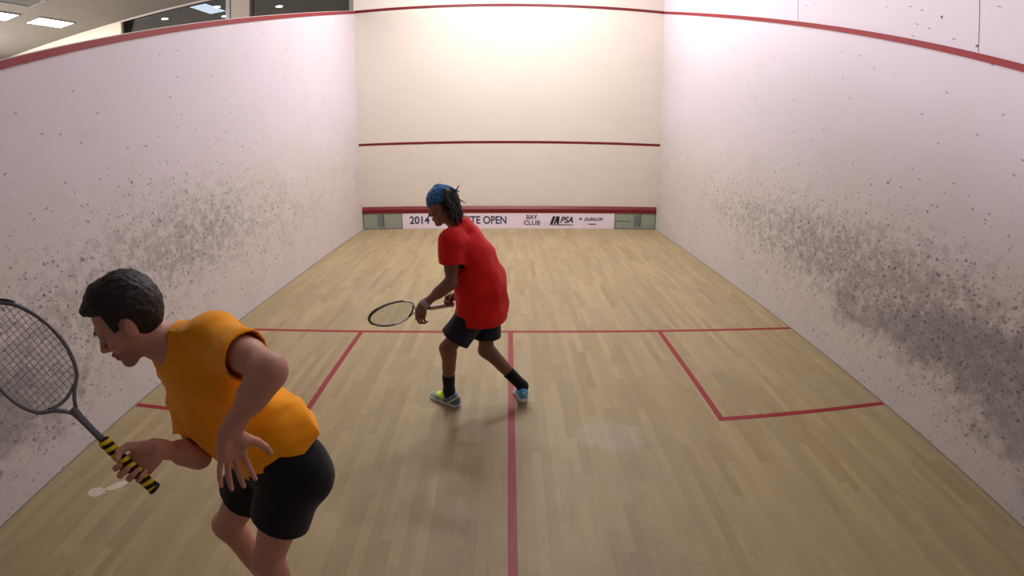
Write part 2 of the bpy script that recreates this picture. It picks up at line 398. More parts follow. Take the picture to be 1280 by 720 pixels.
troffer(-8.42, 12.35, 'cool bluish lit ceiling light seen through the dark gallery window', em=M_em2, L=1.10, Wd=.56)
vt = empty('ceiling_vent', (-10.92, 8.02, GH), 'dark grey square air vent in the gallery ceiling beside the lights', 'vent')
link('vent_frame', boxes('vf', [(-.33, .33, -.5, -.46, -.018, 0), (-.33, .33, .46, .5, -.018, 0), (-.33, -.29, -.46, .46, -.018, 0), (.29, .33, -.46, .46, -.018, 0)]), M_mg, vt)
link('vent_louvres', boxes('vl', [(-.29, .29, -.46+.092*k, -.46+.092*k+.05, -.012, -.002) for k in range(10)]), M_dk, vt)
for (x, y, lb) in ((-11.99, 12.75, 'small round downlight at the lower left corner of the dark window'), (-9.99, 12.36, 'small round downlight midway across the left dark window pane'),
                   (-8.11, 12.33, 'small round downlight touching the cool bluish ceiling light'), (-8.53, 13.42, 'small round downlight beside the foot of the steel mullion'),
                   (-6.64, 13.36, 'small round downlight behind the dark pane right of the pillar')):
    r = empty('downlight', (x, y, GH), lb, 'downlight', 'round downlights beyond the gallery window')
    V, F = tube([(0, 0, -.0), (0, 0, -.012)], [.125, .115], 24); link('downlight_rim', tomesh('rim', V, F), M_frame, r, smooth=False)
    V, F = tube([(0, 0, -.012), (0, 0, -.020), (0, 0, -.026)], [.105, .095, .06], 24); link('bulb', tomesh('bulb', V, F), M_em3, r)
#@@LIGHTS
def area(name, loc, sx, sy, power, col=(1, .95, .92), rot=(0, 0, 0), spread=180):
    d = bpy.data.lights.new(name, 'AREA'); d.shape = 'RECTANGLE'; d.size = sx; d.size_y = sy; d.energy = power; d.color = col; d.spread = math.radians(spread)
    o = bpy.data.objects.new(name, d); C.objects.link(o); o.location = loc; o.rotation_euler = rot; return o
M_emc = emis('court_diffuser', (1., .95, .93), 3.0)
for k, (yy, xx) in enumerate(((7.7, -1.0), (7.7, 1.0), (5.4, -1.3), (5.4, 1.3), (2.6, 0.))):
    r = empty('court_light', (xx, yy, GH), ('lit court ceiling fixture', )[0]+' above the front half' if k < 4 else 'lit court ceiling fixture above the rear half', 'ceiling light', 'court ceiling fixtures')
    link('light_frame', boxes('cf', [(-.66, .66, -.18, .18, -.09, 0)]), M_white, r)
    link('diffuser', boxes('cd', [(-.62, .62, -.15, .15, -.105, -.09)]), M_emc, r)
PF = 122
area('court_lamp', (-1.0, 7.7, GH-.12), 1.3, .35, PF, (1, .965, .95))
area('court_lamp', (1.0, 7.7, GH-.12), 1.3, .35, PF, (1, .965, .95))
area('court_lamp', (-1.3, 5.4, GH-.12), 1.3, .35, 42, (.97, .96, 1))
area('court_lamp', (1.3, 5.4, GH-.12), 1.3, .35, 42, (.97, .96, 1))
area('court_lamp', (0, 2.6, GH-.12), 1.3, .35, 12, (.97, .96, 1))
area('gallery_lamp', (-12.1, 8.6, GH-.03), 1.0, 3.5, 150, (1, .96, .97))
area('gallery_lamp', (-13.5, 3.0, GH-.03), 1.0, 3.5, 150, (1, .96, .97))
link('added_glow_panel', boxes('added_glow_panel', [(GX, GX+.02, -1., 9., 3.0, 5.4)]), emis('added_panel_glow', (.93, .93, 1.), 1.6), kind='structure')  # unseen glowing panel, added to brighten the upper court walls
area('gallery_fill', (GX+.06, 4., 4.2), 2.4, 10., 2000, (1., .92, .98), (0, math.radians(-90), 0))  # added fill lamp in front of the panel, aimed at the right wall
area('room_beyond_fill', (-9, 15.5, GH-.05), 3., 2., 800, (1, .97, .94))  # added fill lamp without a fixture, lifts the dark room behind the glazing
#@@LIGHTSEND

# ------------------------------------------------------------------ signed-distance modelling of bodies and clothes
_LAT = RS.rand(32, 32, 32).astype(np.float32)*2-1
def vnoise(X, Y, Z):
    def pr(a):
        i = np.floor(a); f = (a-i).astype(np.float32); return (i.astype(np.int64) & 31), ((i.astype(np.int64)+1) & 31), f*f*(3-2*f)
    x0, x1, fx = pr(X); y0, y1, fy = pr(Y); z0, z1, fz = pr(Z); L = _LAT
    a = L[x0, y0, z0]*(1-fx)+L[x1, y0, z0]*fx; b = L[x0, y1, z0]*(1-fx)+L[x1, y1, z0]*fx
    c = L[x0, y0, z1]*(1-fx)+L[x1, y0, z1]*fx; d = L[x0, y1, z1]*(1-fx)+L[x1, y1, z1]*fx
    return (a*(1-fy)+b*fy)*(1-fz)+(c*(1-fy)+d*fy)*fz
class Prim:
    """round cone a->b; `side` axis widened by w. infl inflates. cuts: [(point, normal)] keep where (p-point).normal<0"""
    def __init__(s, a, b, ra, rb, w=1., side=None, k=.02, cuts=(), infl=1.):
        s.a, s.b, s.ra, s.rb, s.w, s.k, s.cuts, s.infl = A3(*a), A3(*b), ra, rb, w, k, list(cuts), infl
        s.side = None if side is None else nrm(side)
    def box(s, m):
        R_ = max(s.ra, s.rb)*max(1, s.w)+m
        return np.minimum(s.a, s.b)-R_, np.maximum(s.a, s.b)+R_
    def ev(s, X, Y, Z, off=0., cut=0.):
        ax = X-s.a[0]; ay = Y-s.a[1]; az = Z-s.a[2]; ba = s.b-s.a
        if s.side is not None:
            u = ax*s.side[0]+ay*s.side[1]+az*s.side[2]; q = u*(1/s.w-1)
            ax = ax+q*s.side[0]; ay = ay+q*s.side[1]; az = az+q*s.side[2]
            bu = ba@s.side; ba = ba+bu*(1/s.w-1)*s.side
        L2 = max(ba@ba, 1e-12)
        t = np.clip((ax*ba[0]+ay*ba[1]+az*ba[2])/L2, 0, 1)
        d = np.sqrt((ax-t*ba[0])**2+(ay-t*ba[1])**2+(az-t*ba[2])**2)-(s.ra+(s.rb-s.ra)*t)-off*s.infl
        for p_, n_ in s.cuts: d = np.maximum(d, (X-p_[0])*n_[0]+(Y-p_[1])*n_[1]+(Z-p_[2])*n_[2]-cut)
        return d.astype(np.float32)
class Ell:
    def __init__(s, c, r, R=None, k=.02, cuts=()):
        s.c = A3(*c); s.r = A3(*r); s.R = np.eye(3) if R is None else np.array(R, float); s.k = k; s.cuts = list(cuts)
    def box(s, m):
        R_ = s.r.max()+m; return s.c-R_, s.c+R_
    def ev(s, X, Y, Z, off=0., cut=0.):
        ax = X-s.c[0]; ay = Y-s.c[1]; az = Z-s.c[2]; R_ = s.R; r = s.r+off
        u = (ax*R_[0, 0]+ay*R_[1, 0]+az*R_[2, 0])/r[0]; v = (ax*R_[0, 1]+ay*R_[1, 1]+az*R_[2, 1])/r[1]; w_ = (ax*R_[0, 2]+ay*R_[1, 2]+az*R_[2, 2])/r[2]
        k0 = np.sqrt(u*u+v*v+w_*w_); k1_ = np.sqrt((u/r[0])**2+(v/r[1])**2+(w_/r[2])**2)+1e-9
        d = k0*(k0-1)/k1_
        for p_, n_ in s.cuts: d = np.maximum(d, (X-p_[0])*n_[0]+(Y-p_[1])*n_[1]+(Z-p_[2])*n_[2]-cut)
        return d.astype(np.float32)
class Grid:
    def __init__(s, lo, hi, h):
        s.lo = A3(*lo); s.h = h; s.n = np.ceil((A3(*hi)-s.lo)/h).astype(int)+1
        s.D = np.full(tuple(s.n), .5, np.float32)
    def sub(s, lo, hi):
        i0 = np.clip(np.floor((lo-s.lo)/s.h).astype(int), 0, s.n-1); i1 = np.clip(np.ceil((hi-s.lo)/s.h).astype(int)+1, 1, s.n)
        if (i1 <= i0).any(): return None
        ax = [(s.lo[i]+s.h*np.arange(i0[i], i1[i])).astype(np.float32) for i in range(3)]
        return tuple(slice(a, b) for a, b in zip(i0, i1)), ax[0][:, None, None], ax[1][None, :, None], ax[2][None, None, :]
    def add(s, p, off=0., cut=0., k=None, sub=False):
        k = p.k if k is None else k
        q = s.sub(*p.box(abs(off)+k+.012))
        if q is None: return
        sl, X, Y, Z = q; d = p.ev(X, Y, Z, off, cut); D = s.D[sl]
        if sub:
            d = -d
            h = np.clip(.5-.5*(D-d)/max(k, 1e-6), 0, 1); s.D[sl] = D*(1-h)+d*h+k*h*(1-h)
        else:
            h = np.clip(.5+.5*(D-d)/max(k, 1e-6), 0, 1); s.D[sl] = D*(1-h)+d*h-k*h*(1-h)
    def cutplane(s, p, n):
        sl, X, Y, Z = s.sub(s.lo, s.lo+s.n*s.h); s.D = np.maximum(s.D, (X-p[0])*n[0]+(Y-p[1])*n[1]+(Z-p[2])*n[2])
    def displace(s, fn, band=.03):
        idx = np.nonzero(np.abs(s.D) < band); P = [s.lo[i]+s.h*idx[i] for i in range(3)]
        s.D[idx] += fn(*P).astype(np.float32)
    def mesh(s):
        D = s.D; n = D.shape; ins = D < 0
        ins[0] = ins[-1] = False; ins[:, 0] = ins[:, -1] = False; ins[:, :, 0] = ins[:, :, -1] = False
        c = [ins[i:n[0]-1+i, j:n[1]-1+j, k:n[2]-1+k] for i in (0, 1) for j in (0, 1) for k in (0, 1)]
        anyi = c[0].copy(); alli = c[0].copy()
        for q in c[1:]: anyi |= q; alli &= q
        act = np.flatnonzero(anyi & ~alli); m = (n[0]-1, n[1]-1, n[2]-1)
        I, J, K = np.unravel_index(act, m)
        acc = np.zeros((len(act), 3)); cnt = np.zeros(len(act))
        val = {}
        for i in (0, 1):
            for j in (0, 1):
                for k in (0, 1):
                    val[i, j, k] = (D[I+i, J+j, K+k].astype(float), ins[I+i, J+j, K+k])
        for a in range(3):
            for u in (0, 1):
                for v in (0, 1):
                    p0 = [u, v]; p0.insert(a, 0); p1 = [u, v]; p1.insert(a, 1)
                    (d0, s0), (d1, s1) = val[tuple(p0)], val[tuple(p1)]
                    x = s0 != s1
                    t = np.clip(d0/np.where(np.abs(d0-d1) < 1e-9, 1e-9, d0-d1), 0.02, .98)
                    pt = np.array(p0, float)[None, :]+np.zeros((len(act), 3)); pt[:, a] = t
                    acc[x] += pt[x]; cnt[x] += 1
        V = (np.stack([I, J, K], 1)+acc/cnt[:, None])*s.h+s.lo
        lut = np.full(m, -1, np.int32); lut.ravel()[act] = np.arange(len(act), dtype=np.int32)
        F = []
        for a in range(3):
            b, c_ = (a+1) % 3, (a+2) % 3
            sl0 = [slice(None)]*3; sl1 = [slice(None)]*3; sl0[a] = slice(0, n[a]-1); sl1[a] = slice(1, n[a])
            df = ins[tuple(sl0)] != ins[tuple(sl1)]
            e_ = np.nonzero(df); first = ins[tuple(sl0)][e_]
            E = np.stack(e_, 1); ok = (E[:, b] > 0) & (E[:, c_] > 0) & (E[:, b] < n[b]-1) & (E[:, c_] < n[c_]-1); E = E[ok]; first = first[ok]
            q = []
            for db, dc in ((-1, -1), (0, -1), (0, 0), (-1, 0)):
                g = E.copy(); g[:, b] += db; g[:, c_] += dc; q.append(lut[g[:, 0], g[:, 1], g[:, 2]])
            Q = np.stack(q, 1); Q[~first] = Q[~first][:, ::-1]; F.append(Q)
        F = np.concatenate(F); F = F[(F >= 0).all(1)]
        return V, F
def fastmesh(name, V, F):
    me = bpy.data.meshes.new(name); me.vertices.add(len(V)); me.vertices.foreach_set('co', np.asarray(V, np.float32).ravel())
    me.loops.add(F.size); me.loops.foreach_set('vertex_index', F.ravel().astype(np.int32)); me.polygons.add(len(F))
    me.polygons.foreach_set('loop_start', np.arange(0, F.size, 4, dtype=np.int32)); me.polygons.foreach_set('loop_total', np.full(len(F), 4, np.int32))
    me.update(calc_edges=True); me.validate(); me.polygons.foreach_set('use_smooth', [True]*len(me.polygons)); return me
def relax(V, F, it=1, lam=.5):
    E = np.concatenate([F[:, [0, 1]], F[:, [1, 2]], F[:, [2, 3]], F[:, [3, 0]]]); E = np.concatenate([E, E[:, ::-1]])
    deg = np.bincount(E[:, 0], minlength=len(V))[:, None]
    for _ in range(it):
        acc = np.stack([np.bincount(E[:, 0], V[E[:, 1], i], minlength=len(V)) for i in range(3)], 1)
        V = V+(acc/np.maximum(deg, 1)-V)*lam
    return V
def build(name, prims, h, subs=(), disp=None, pad=.03, rl=1):
    lo = np.min([p.box(pad)[0] for p in prims], 0); hi = np.max([p.box(pad)[1] for p in prims], 0)
    g = Grid(lo, hi, h)
    for p in prims: g.add(p)
    for p in subs: g.add(p, sub=True)
    if disp: g.displace(disp)
    V, F = g.mesh(); V = relax(V, F, rl); return fastmesh(name, V, F), V
def cloth(name, prims, h, gap=.010, th=.006, holes=(), disp=None, planes=(), pad=.05, rl=2):
    """open garment: outer skin cut at hems, hollow inside so that cuffs and hems stand open"""
    lo = np.min([p.box(pad)[0] for p in prims], 0); hi = np.max([p.box(pad)[1] for p in prims], 0)
    go, gi = Grid(lo, hi, h), Grid(lo, hi, h)
    for p in prims: go.add(p, gap+th/2); gi.add(p, gap-th/2, cut=h*2.2)
    if disp: go.displace(disp, .04); gi.displace(disp, .04)
    for p in holes: go.add(p, sub=True, k=.004)
    go.D = np.maximum(go.D, -gi.D)
    for p_, n_ in planes: go.cutplane(p_, n_)
    V, F = go.mesh(); V = relax(V, F, rl); return fastmesh(name, V, F), V
def setattr_f(me, name, vals):
    a = me.attributes.new(name, 'FLOAT', 'POINT'); a.data.foreach_set('value', np.asarray(vals, np.float32))
def fr(x, z):   # frame with x exact, z approx
    x = nrm(x); z = nrm(np.asarray(z, float)-x*(np.dot(x, z))); return np.stack([x, np.cross(z, x), z], 1)

def head_prims(c, Rm, s=1.):
    T = lambda *v: c+Rm@(A3(*v)*s)
    P = []
    E_ = lambda p, r, k=.015: P.append(Ell(T(*p), A3(*r)*s, Rm, k*s))
    def Rc(a, b, ra, rb, k=.012, w=1., side=None): P.append(Prim(T(*a), T(*b), ra*s, rb*s, w, None if side is None else Rm@A3(*side), k*s))
    E_((-.012, 0, .042), (.098, .075, .086)); E_((.030, 0, .000), (.060, .058, .085), .02)
    E_((.046, 0, -.048), (.042, .043, .058), .02)
    for q in (-1, 1):
        Rc((-.006, q*.052, -.035), (.062, q*.018, -.096), .020, .015, .03)
        E_((.056, q*.037, -.022), (.026, .024, .022), .02)
        Rc((.090, q*.006, .024), (.074, q*.042, .026), .011, .010, .015)
        Rc((.100, q*.010, -.034), (.094, q*.013, -.036), .0085, .008, .006)
    E_((.072, 0, -.098), (.019, .024, .017), .018)
    Rc((.088, 0, .014), (.110, 0, -.026), .0075, .0105, .010); E_((.111, 0, -.031), (.012, .011, .010), .006)
    Rc((.092, -.018, -.060), (.092, .018, -.060), .0065, .0065, .006); Rc((.099, -.008, -.058), (.099, .008, -.058), .006, .006, .005)
    Rc((.090, -.014, -.072), (.090, .014, -.072), .0075, .0075, .006)
    ear = []
    for q in (-1, 1):
        Rr = Rm@np.array(Matrix.Rotation(q*.35, 3, 'Z'))@np.array(Matrix.Rotation(-.18, 3, 'Y'))
        P.append(Ell(T(-.012, q*.080, -.004), A3(.019, .0095, .033)*s, Rr, .006*s))
    subs = []
    for q in (-1, 1):
        subs.append(Ell(T(.098, q*.031, .004), A3(.017, .017, .012)*s, Rm, .012*s))
        subs.append(Ell(T(-.006, q*.092, -.002), A3(.009, .006, .019)*s, Rm, .005*s))
    subs.append(Prim(T(.100, -.017, -.0662), T(.100, .017, -.0662), .0032*s, .0032*s, k=.003*s))
    return P, subs

def hand_prims(o, X, Z, left, curls, spreads, thumb, s=1.):
    """o wrist, X towards the fingertips, Z out of the back of the hand. curls per finger: 3 angles. thumb: 3 directions in the hand frame"""
    X = nrm(X); Z = nrm(np.asarray(Z)-X*np.dot(X, Z)); Y = np.cross(X, Z) if left else np.cross(Z, X)
    T = lambda v: np.asarray(o)+(v[0]*X+v[1]*Y+v[2]*Z)*s
    P = []
    kn = [(.090, .030, -.001), (.094, .010, .003), (.089, -.011, .001), (.080, -.030, -.003)]
    for i, q in enumerate(kn):
        P.append(Prim(T((.006, q[1]*.55, 0)), T(q), .0165*s, .0125*s, k=.010*s))
    P.append(Prim(T((.035, .0, -.002)), T((.07, 0, -.001)), .014*s, .014*s, 2.2, Y, k=.01*s))
    P.append(Prim(T((.022, .020, -.008)), T((.052, .033, -.012)), .018*s, .014*s, k=.012*s))
    P.append(Prim(T((.02, -.022, -.008)), T((.06, -.028, -.008)), .015*s, .012*s, k=.012*s))
    LEN = ((.044, .027, .021), (.049, .030, .022), (.044, .028, .021), (.035, .021, .019))
    RAD = ((.0100, .0092, .0082, .0070), (.0104, .0094, .0084, .0072), (.0098, .0090, .0080, .0070), (.0088, .0080, .0072, .0062))
    tips = []
    for i in range(4):
        p0 = np.array(kn[i]); ang = 0.
        sp = math.radians(spreads[i]); ex = A3(math.cos(sp), math.sin(sp), 0)
        for j in range(3):
            ang += math.radians(curls[i][j]); d = ex*math.cos(ang)+A3(0, 0, -1)*math.sin(ang); p1 = p0+d*LEN[i][j]
            P.append(Prim(T(p0), T(p1), RAD[i][j]*s, RAD[i][j+1]*s, k=(.006 if j == 0 else .002)*s)); p0 = p1
        tips.append((T(p0), nrm(d[0]*X+d[1]*Y+d[2]*Z)))
    p0 = A3(.030, .032, -.010); L = (.042, .032, .025); Rt = (.0150, .0120, .0108, .0088)
    for j in range(3):
        p1 = p0+nrm(thumb[j])*L[j]; P.append(Prim(T(p0), T(p1), Rt[j]*s, Rt[j+1]*s, k=(.010 if j == 0 else .003)*s)); p0 = p1
    return P

def limb(a, b, ra, rb, k=.02, **kw): return Prim(a, b, ra, rb, k=k, **kw)
def lerp(a, b, t): return np.asarray(a)+(np.asarray(b)-np.asarray(a))*t
def body_prims(J, s=1.):
    """J: joints; returns skin primitives (no head, no hands)"""
    P = []
    side_h = nrm(J['hipL']-J['hipR']); side_s = nrm(J['shL']-J['shR'])
    pel = lerp(J['hipL'], J['hipR'], .5); up = nrm(J['neck']-pel); che = J['chest']
    fwd = nrm(np.cross(side_s, up))*-1 if np.dot(np.cross(side_s, up), J['fwd']) < 0 else nrm(np.cross(side_s, up))
    P.append(Prim(pel+up*.05*s, pel+up*.16*s, .098*s, .092*s, 1.45, side_h, k=.05))
    P.append(Prim(pel+up*.14*s, che, .090*s, .105*s, 1.42, nrm(side_h+side_s), k=.05))
    P.append(Prim(che, lerp(che, J['neck'], .62), .108*s, .080*s, 1.50, side_s, k=.05))
    P.append(Prim(lerp(J['shL'], J['neck'], .25), lerp(J['shL'], J['neck'], .8), .050*s, .058*s, k=.04))
    P.append(Prim(lerp(J['shR'], J['neck'], .25), lerp(J['shR'], J['neck'], .8), .050*s, .058*s, k=.04))
    for q, sh in (('L', J['shL']), ('R', J['shR'])):
        P.append(Prim(sh, lerp(sh, J['elb'+q], .25), .058*s, .052*s, k=.04))
        P.append(Prim(sh, lerp(sh, che, .45), .052*s, .055*s, k=.05))
        el, wr = J['elb'+q], J['wr'+q]
        P.append(limb(sh, el, .050*s, .039*s)); P.append(limb(lerp(sh, el, .35), lerp(sh, el, .65), .050*s, .046*s, k=.03))
        P.append(limb(el, wr, .038*s, .0255*s)); P.append(limb(lerp(el, wr, .10), lerp(el, wr, .42), .044*s, .038*s, k=.03))
        P.append(Prim(lerp(el, wr, .85), wr, .024*s, .0215*s, 1.28, J.get('wside'+q, (0, 1, 0)), k=.015))
    for q in 'LR':
        hp, kn, an = J['hip'+q], J['kn'+q], J['an'+q]
        P.append(limb(hp, kn, .088*s, .056*s, k=.04)); P.append(limb(lerp(hp, kn, .1), lerp(hp, kn, .5), .090*s, .074*s, k=.03))
        P.append(Prim(hp-J['fwdH']*.022*s+up*.02*s, hp-J['fwdH']*.016*s-up*.03*s, .080*s, .078*s, k=.04))
        kf = J['kfwd'+q]
        P.append(Prim(kn+kf*.012*s, kn+kf*.010*s-nrm(kn-an)*.03*s, .050*s, .044*s, k=.03))
        P.append(limb(kn, an, .050*s, .034*s, k=.03)); P.append(limb(lerp(kn, an, .12)-kf*.016*s, lerp(kn, an, .48)-kf*.012*s, .052*s, .040*s, k=.03))
        P.append(limb(lerp(kn, an, .4), an, .040*s, .034*s, k=.02))
        toe = J['toe'+q]; P.append(Prim(an-A3(0, 0, .03), lerp(an-A3(0, 0, .05), toe, .7), .030*s, .022*s, 1.1, np.cross(toe-an, (0, 0, 1)), k=.02))
    nk, hc = J['neck'], J['head']; Rm = J['headR']
    P.append(Prim(nk, hc+Rm@A3(-.018, 0, -.045), .060*s, .055*s, k=.03)); P.append(Prim(lerp(nk, che, .12), hc+Rm@A3(.0, 0, -.06), .052*s, .050*s, k=.03))
    return P, dict(pel=pel, up=up, side_h=side_h, side_s=side_s, fwd=fwd)
def Rframe(f, up):   # columns fwd, left, up
    f = nrm(f); l = nrm(np.cross(up, f)); return np.stack([f, l, np.cross(f, l)], 1)

def skin_mat(name, base, lip, rough=.5):
    t = NT(name); v, x, y, z = t.pos()
    c = t.scale(base, t.add(.92, t.mul(t.noise(v, 22, 4, .6), .16)))
    c = t.mix(t.attr('lip').outputs['Fac'], c, lip)
    c = t.mix(t.mul(t.attr('stubble').outputs['Fac'], t.add(.35, t.mul(t.noise(v, 400, 2), .5))), c, tuple(q*.35 for q in base))
    return t.bsdf(c, rough, .45, sss=.12, bump=t.noise(v, 300, 2), bstr=.06, bdist=.002)
def cloth_mat(name, base, dark=None, weave=900., rough=.85, sheen=.15):
    t = NT(name); v, x, y, z = t.pos()
    c = t.scale(base, t.add(.93, t.mul(t.noise(v, 9, 3), .14)))
    return t.bsdf(c, rough, .2, sheen=sheen, bump=t.add(t.mul(t.noise(v, 40, 4, .6), .8), t.mul(t.noise(v, weave, 1), .2)), bstr=.30, bdist=.004)
def head_attrs(me, V, c, Rm, s, stub=0.):
    L = (V-c)@Rm/s
    lip = np.exp(-(((L[:, 2]+.0665)/.0095)**2)**2-((L[:, 1])/.021)**4)*(L[:, 0] > .085)
    st = stub*np.clip((L[:, 0]-.0)/.03, 0, 1)*np.clip((-.045-L[:, 2])/.02, 0, 1)*(L[:, 2] > -.14)*(L[:, 0] < .13)*(np.abs(L[:, 1]) < .08)
    setattr_f(me, 'lip', lip); setattr_f(me, 'stubble', st*(1-lip))

def eyes(parent, c, Rm, s, iris, mats):
    for q in (-1, 1):
        P = c+Rm@(A3(.0790, q*.031, .004)*s)
        r = .0125*s; V = []; F = []
        nu, nv = 16, 10
        for i in range(nv+1):
            a = math.pi*i/nv
            for k in range(nu): V.append((r*math.cos(a), r*math.sin(a)*math.cos(2*math.pi*k/nu), r*math.sin(a)*math.sin(2*math.pi*k/nu)))
        F = [(i*nu+k, i*nu+(k+1) % nu, (i+1)*nu+(k+1) % nu, (i+1)*nu+k) for i in range(nv) for k in range(nu)]
        mw = Matrix.Translation(P) @ Matrix(Rm.tolist()).to_4x4()
        link('eye', tomesh('eye', V, F), mats['eye'], parent, smooth=True, mw=mw)
        V, F = tube([c+Rm@(A3(.0965-abs(t_)*9*.010, q*(.031+t_), .0275+.004*math.cos(t_*90))*s) for t_ in np.linspace(-.019, .020, 9)], [.0015, .0022, .0028, .0028, .0028, .0026, .0022, .0018, .001], 8)
        link('eyebrow', tomesh('eyebrow', V, F), mats['hair'], parent, smooth=True)

def eye_mat():
    t = NT('eye_surface'); v, x, y, z = t.pos()
    c = t.mix(t.ss(x, .0098, .0102), srgb(150, 138, 132), srgb(50, 34, 26)); c = t.mix(t.ss(x, .0116, .0118), c, (.005, .005, .005))
    return t.bsdf(c, .15, .5)

# ---- shoes: built in a local frame, x towards the toe, z up, origin under the ankle on the sole's lower face
def shoe(parent, loc, ang, pitch, upper_mat, left, mats, s=1., label=None):
    q = 1 if left else -1
    up_ = [Prim((-.055, 0, .045), (.03, 0, .055), .036, .036, k=.02), Prim((.0, 0, .045), (.11, q*-.004, .032), .038, .033, 1.15, (0, 1, 0), k=.03),
           Prim((.10, q*-.004, .030), (.165, q*-.010, .026), .034, .024, 1.35, (0, 1, 0), k=.02), Prim((-.06, 0, .03), (-.062, 0, .075), .034, .030, k=.02),
           Prim((-.03, 0, .08), (.03, 0, .088), .037, .034, k=.015), Prim((.045, 0, .066), (.10, 0, .045), .022, .018, 1.2, (0, 1, 0), k=.015)]
    g = Grid((-.12, -.07, -.01), (.22, .07, .13), .003)
    for p in up_: g.add(p)
    g.add(Prim((-.025, 0, .092), (-.012, 0, .16), .030, .034, k=.004), sub=True)
    g.cutplane((0, 0, .014), (0, 0, -1)); V, F = g.mesh(); V = relax(V, F, 2)
    mw = Matrix.Translation(loc) @ Matrix.Rotation(ang, 4, 'Z') @ Matrix.Rotation(pitch, 4, 'Y') @ Matrix.Scale(s, 4)
    up = link('shoe', fastmesh('shoe', V, F), upper_mat, parent, mw=mw, label=label)
    g = Grid((-.13, -.08, -.02), (.23, .08, .06), .003)
    for p in (Prim((-.058, 0, .014), (.04, 0, .014), .041, .036, k=.03), Prim((.03, 0, .014), (.13, q*-.006, .014), .037, .046, k=.03), Prim((.12, q*-.008, .014), (.160, q*-.012, .014), .045, .033, k=.03)): g.add(p)
    g.cutplane((0, 0, .026), (0, 0, 1)); g.cutplane((0, 0, 0), (0, 0, -1)); V, F = g.mesh(); V = relax(V, F, 1)
    link('sole', fastmesh('sole', V, F), mats['sole'], up)
    L = []
    for k in range(5):
        x0 = .045+.018*k; z0 = .0905-.0085*k
        for sg in (-1, 1):
            P_ = [(x0, sg*-.024, z0-.016), (x0+.006, 0, z0+.002), (x0+.014, sg*.022, z0-.020)]
            L.append(tube(P_, .0028, 6))
    for sg in (-1, 1): L.append(tube([(.04, 0, .092), (.045, sg*.02, .105), (.055, sg*.032, .098), (.05, sg*.018, .090), (.04, 0, .092)], .0024, 6))
    V, F = merge(L); link('laces', tomesh('laces', V, F), mats['lace'], up, smooth=True)
    return up
def sock(parent, kn, an, t0, mat):
    a = lerp(kn, an, t0); ax = nrm(an-kn)
    me, V = cloth('sock', [Prim(a-ax*.03, an, .042, .037, k=.02, cuts=[(a, -ax)]), Prim(an-A3(0, 0, .0), an-A3(0, 0, .045), .037, .034, k=.02)], .003, gap=.003, th=.007,
                  disp=lambda X, Y, Z: .0012*np.sin(((X-a[0])*ax[0]+(Y-a[1])*ax[1]+(Z-a[2])*ax[2])*520))
    link('sock', me, mat, parent)

# ---- rackets: local frame, x from the butt to the tip, y across the head, z out of the string plane
def racket(name, mw, label, frame_m, throat_m, grip_m, string_m, cap_m):
    r = empty(name, label=label, cat='squash racket', mw=mw)
    cx, ax_, by = .512, .172, .107
    oval = [(cx+ax_*math.cos(a), by*math.sin(a)*(1-.10*math.cos(a)), 0) for a in np.linspace(-math.radians(142), math.radians(142), 57)]
    # the oval opens towards a long V throat that meets at the shaft
    P = [(.318, -.010, 0), (.335, -.021, 0), (.355, -.040, 0)]+oval+[(.355, .040, 0), (.335, .021, 0), (.318, .010, 0)]
    V, F = tube(P, .0062, 10, ell=(A3(0, 0, 1), 1.45)); link('frame', tomesh('frame', V, F), frame_m, r, smooth=True)
    L = [tube([(.358, y_, 0) if 0 else (.372-.018*math.cos(y_*26), y_, 0) for y_ in np.linspace(-.050, .050, 9)], .0048, 8, ell=(A3(0, 0, 1), 1.3))]
    V, F = merge(L); link('throat_bridge', tomesh('throat', V, F), throat_m, r, smooth=True)
    V, F = tube([(cx+ax_*1.045*math.cos(a), by*1.045*math.sin(a)*(1-.10*math.cos(a)), 0) for a in np.linspace(-.75, .75, 21)], .0050, 8, ell=(A3(0, 0, 1), 1.7))
    link('bumper_guard', tomesh('bumper', V, F), cap_m, r, smooth=True)
    L = []
    def inside(x, y):
        a = (x-cx)/ax_; return a*a+(y/(by*(1-.10*max(-1, min(1, a)))))**2 < 1
    for k in range(-6, 7):
        y_ = k*.0155; xs_ = [x for x in np.linspace(cx-ax_, cx+ax_, 120) if inside(x, y_)]
        if xs_ and abs(y_) < .1: L.append(tube([(max(xs_[0], .357-.018*math.cos(y_*26)+.012), y_, .0008), (xs_[-1], y_, .0008)], .0010, 5))
    for k in range(18):
        x_ = .372+k*.0175; ys_ = [y for y in np.linspace(-by*1.1, by*1.1, 120) if inside(x_, y)]
        if ys_: L.append(tube([(x_, ys_[0], -.0008), (x_, ys_[-1], -.0008)], .0010, 5))
    V, F = merge(L); link('strings', tomesh('strings', V, F), string_m, r)
    V, F = tube([(.19, 0, 0), (.24, 0, 0), (.29, 0, 0), (.325, 0, 0)], [.0095, .0085, .0095, .0125], 12, ell=(A3(0, 1, 0), 1.2)); link('shaft', tomesh('shaft', V, F), throat_m, r, smooth=True)
    xs_ = np.linspace(.006, .205, 100); rr = [.0155+.0011*abs(math.sin(x*math.pi/.026)) for x in xs_]; rr[0] = .0165; rr[-1] = .011; rr[-2] = .013
    V, F = tube([(x, 0, 0) for x in xs_], rr, 14, ell=(A3(0, 1, 0), 1.15)); link('grip', tomesh('grip', V, F), grip_m, r, smooth=True)
    V, F = tube([(-.004, 0, 0), (-.001, 0, 0), (.008, 0, 0)], [.014, .018, .0185], 14, ell=(A3(0, 1, 0), 1.15)); link('butt_cap', tomesh('butt', V, F), cap_m, r, smooth=True)
    return r
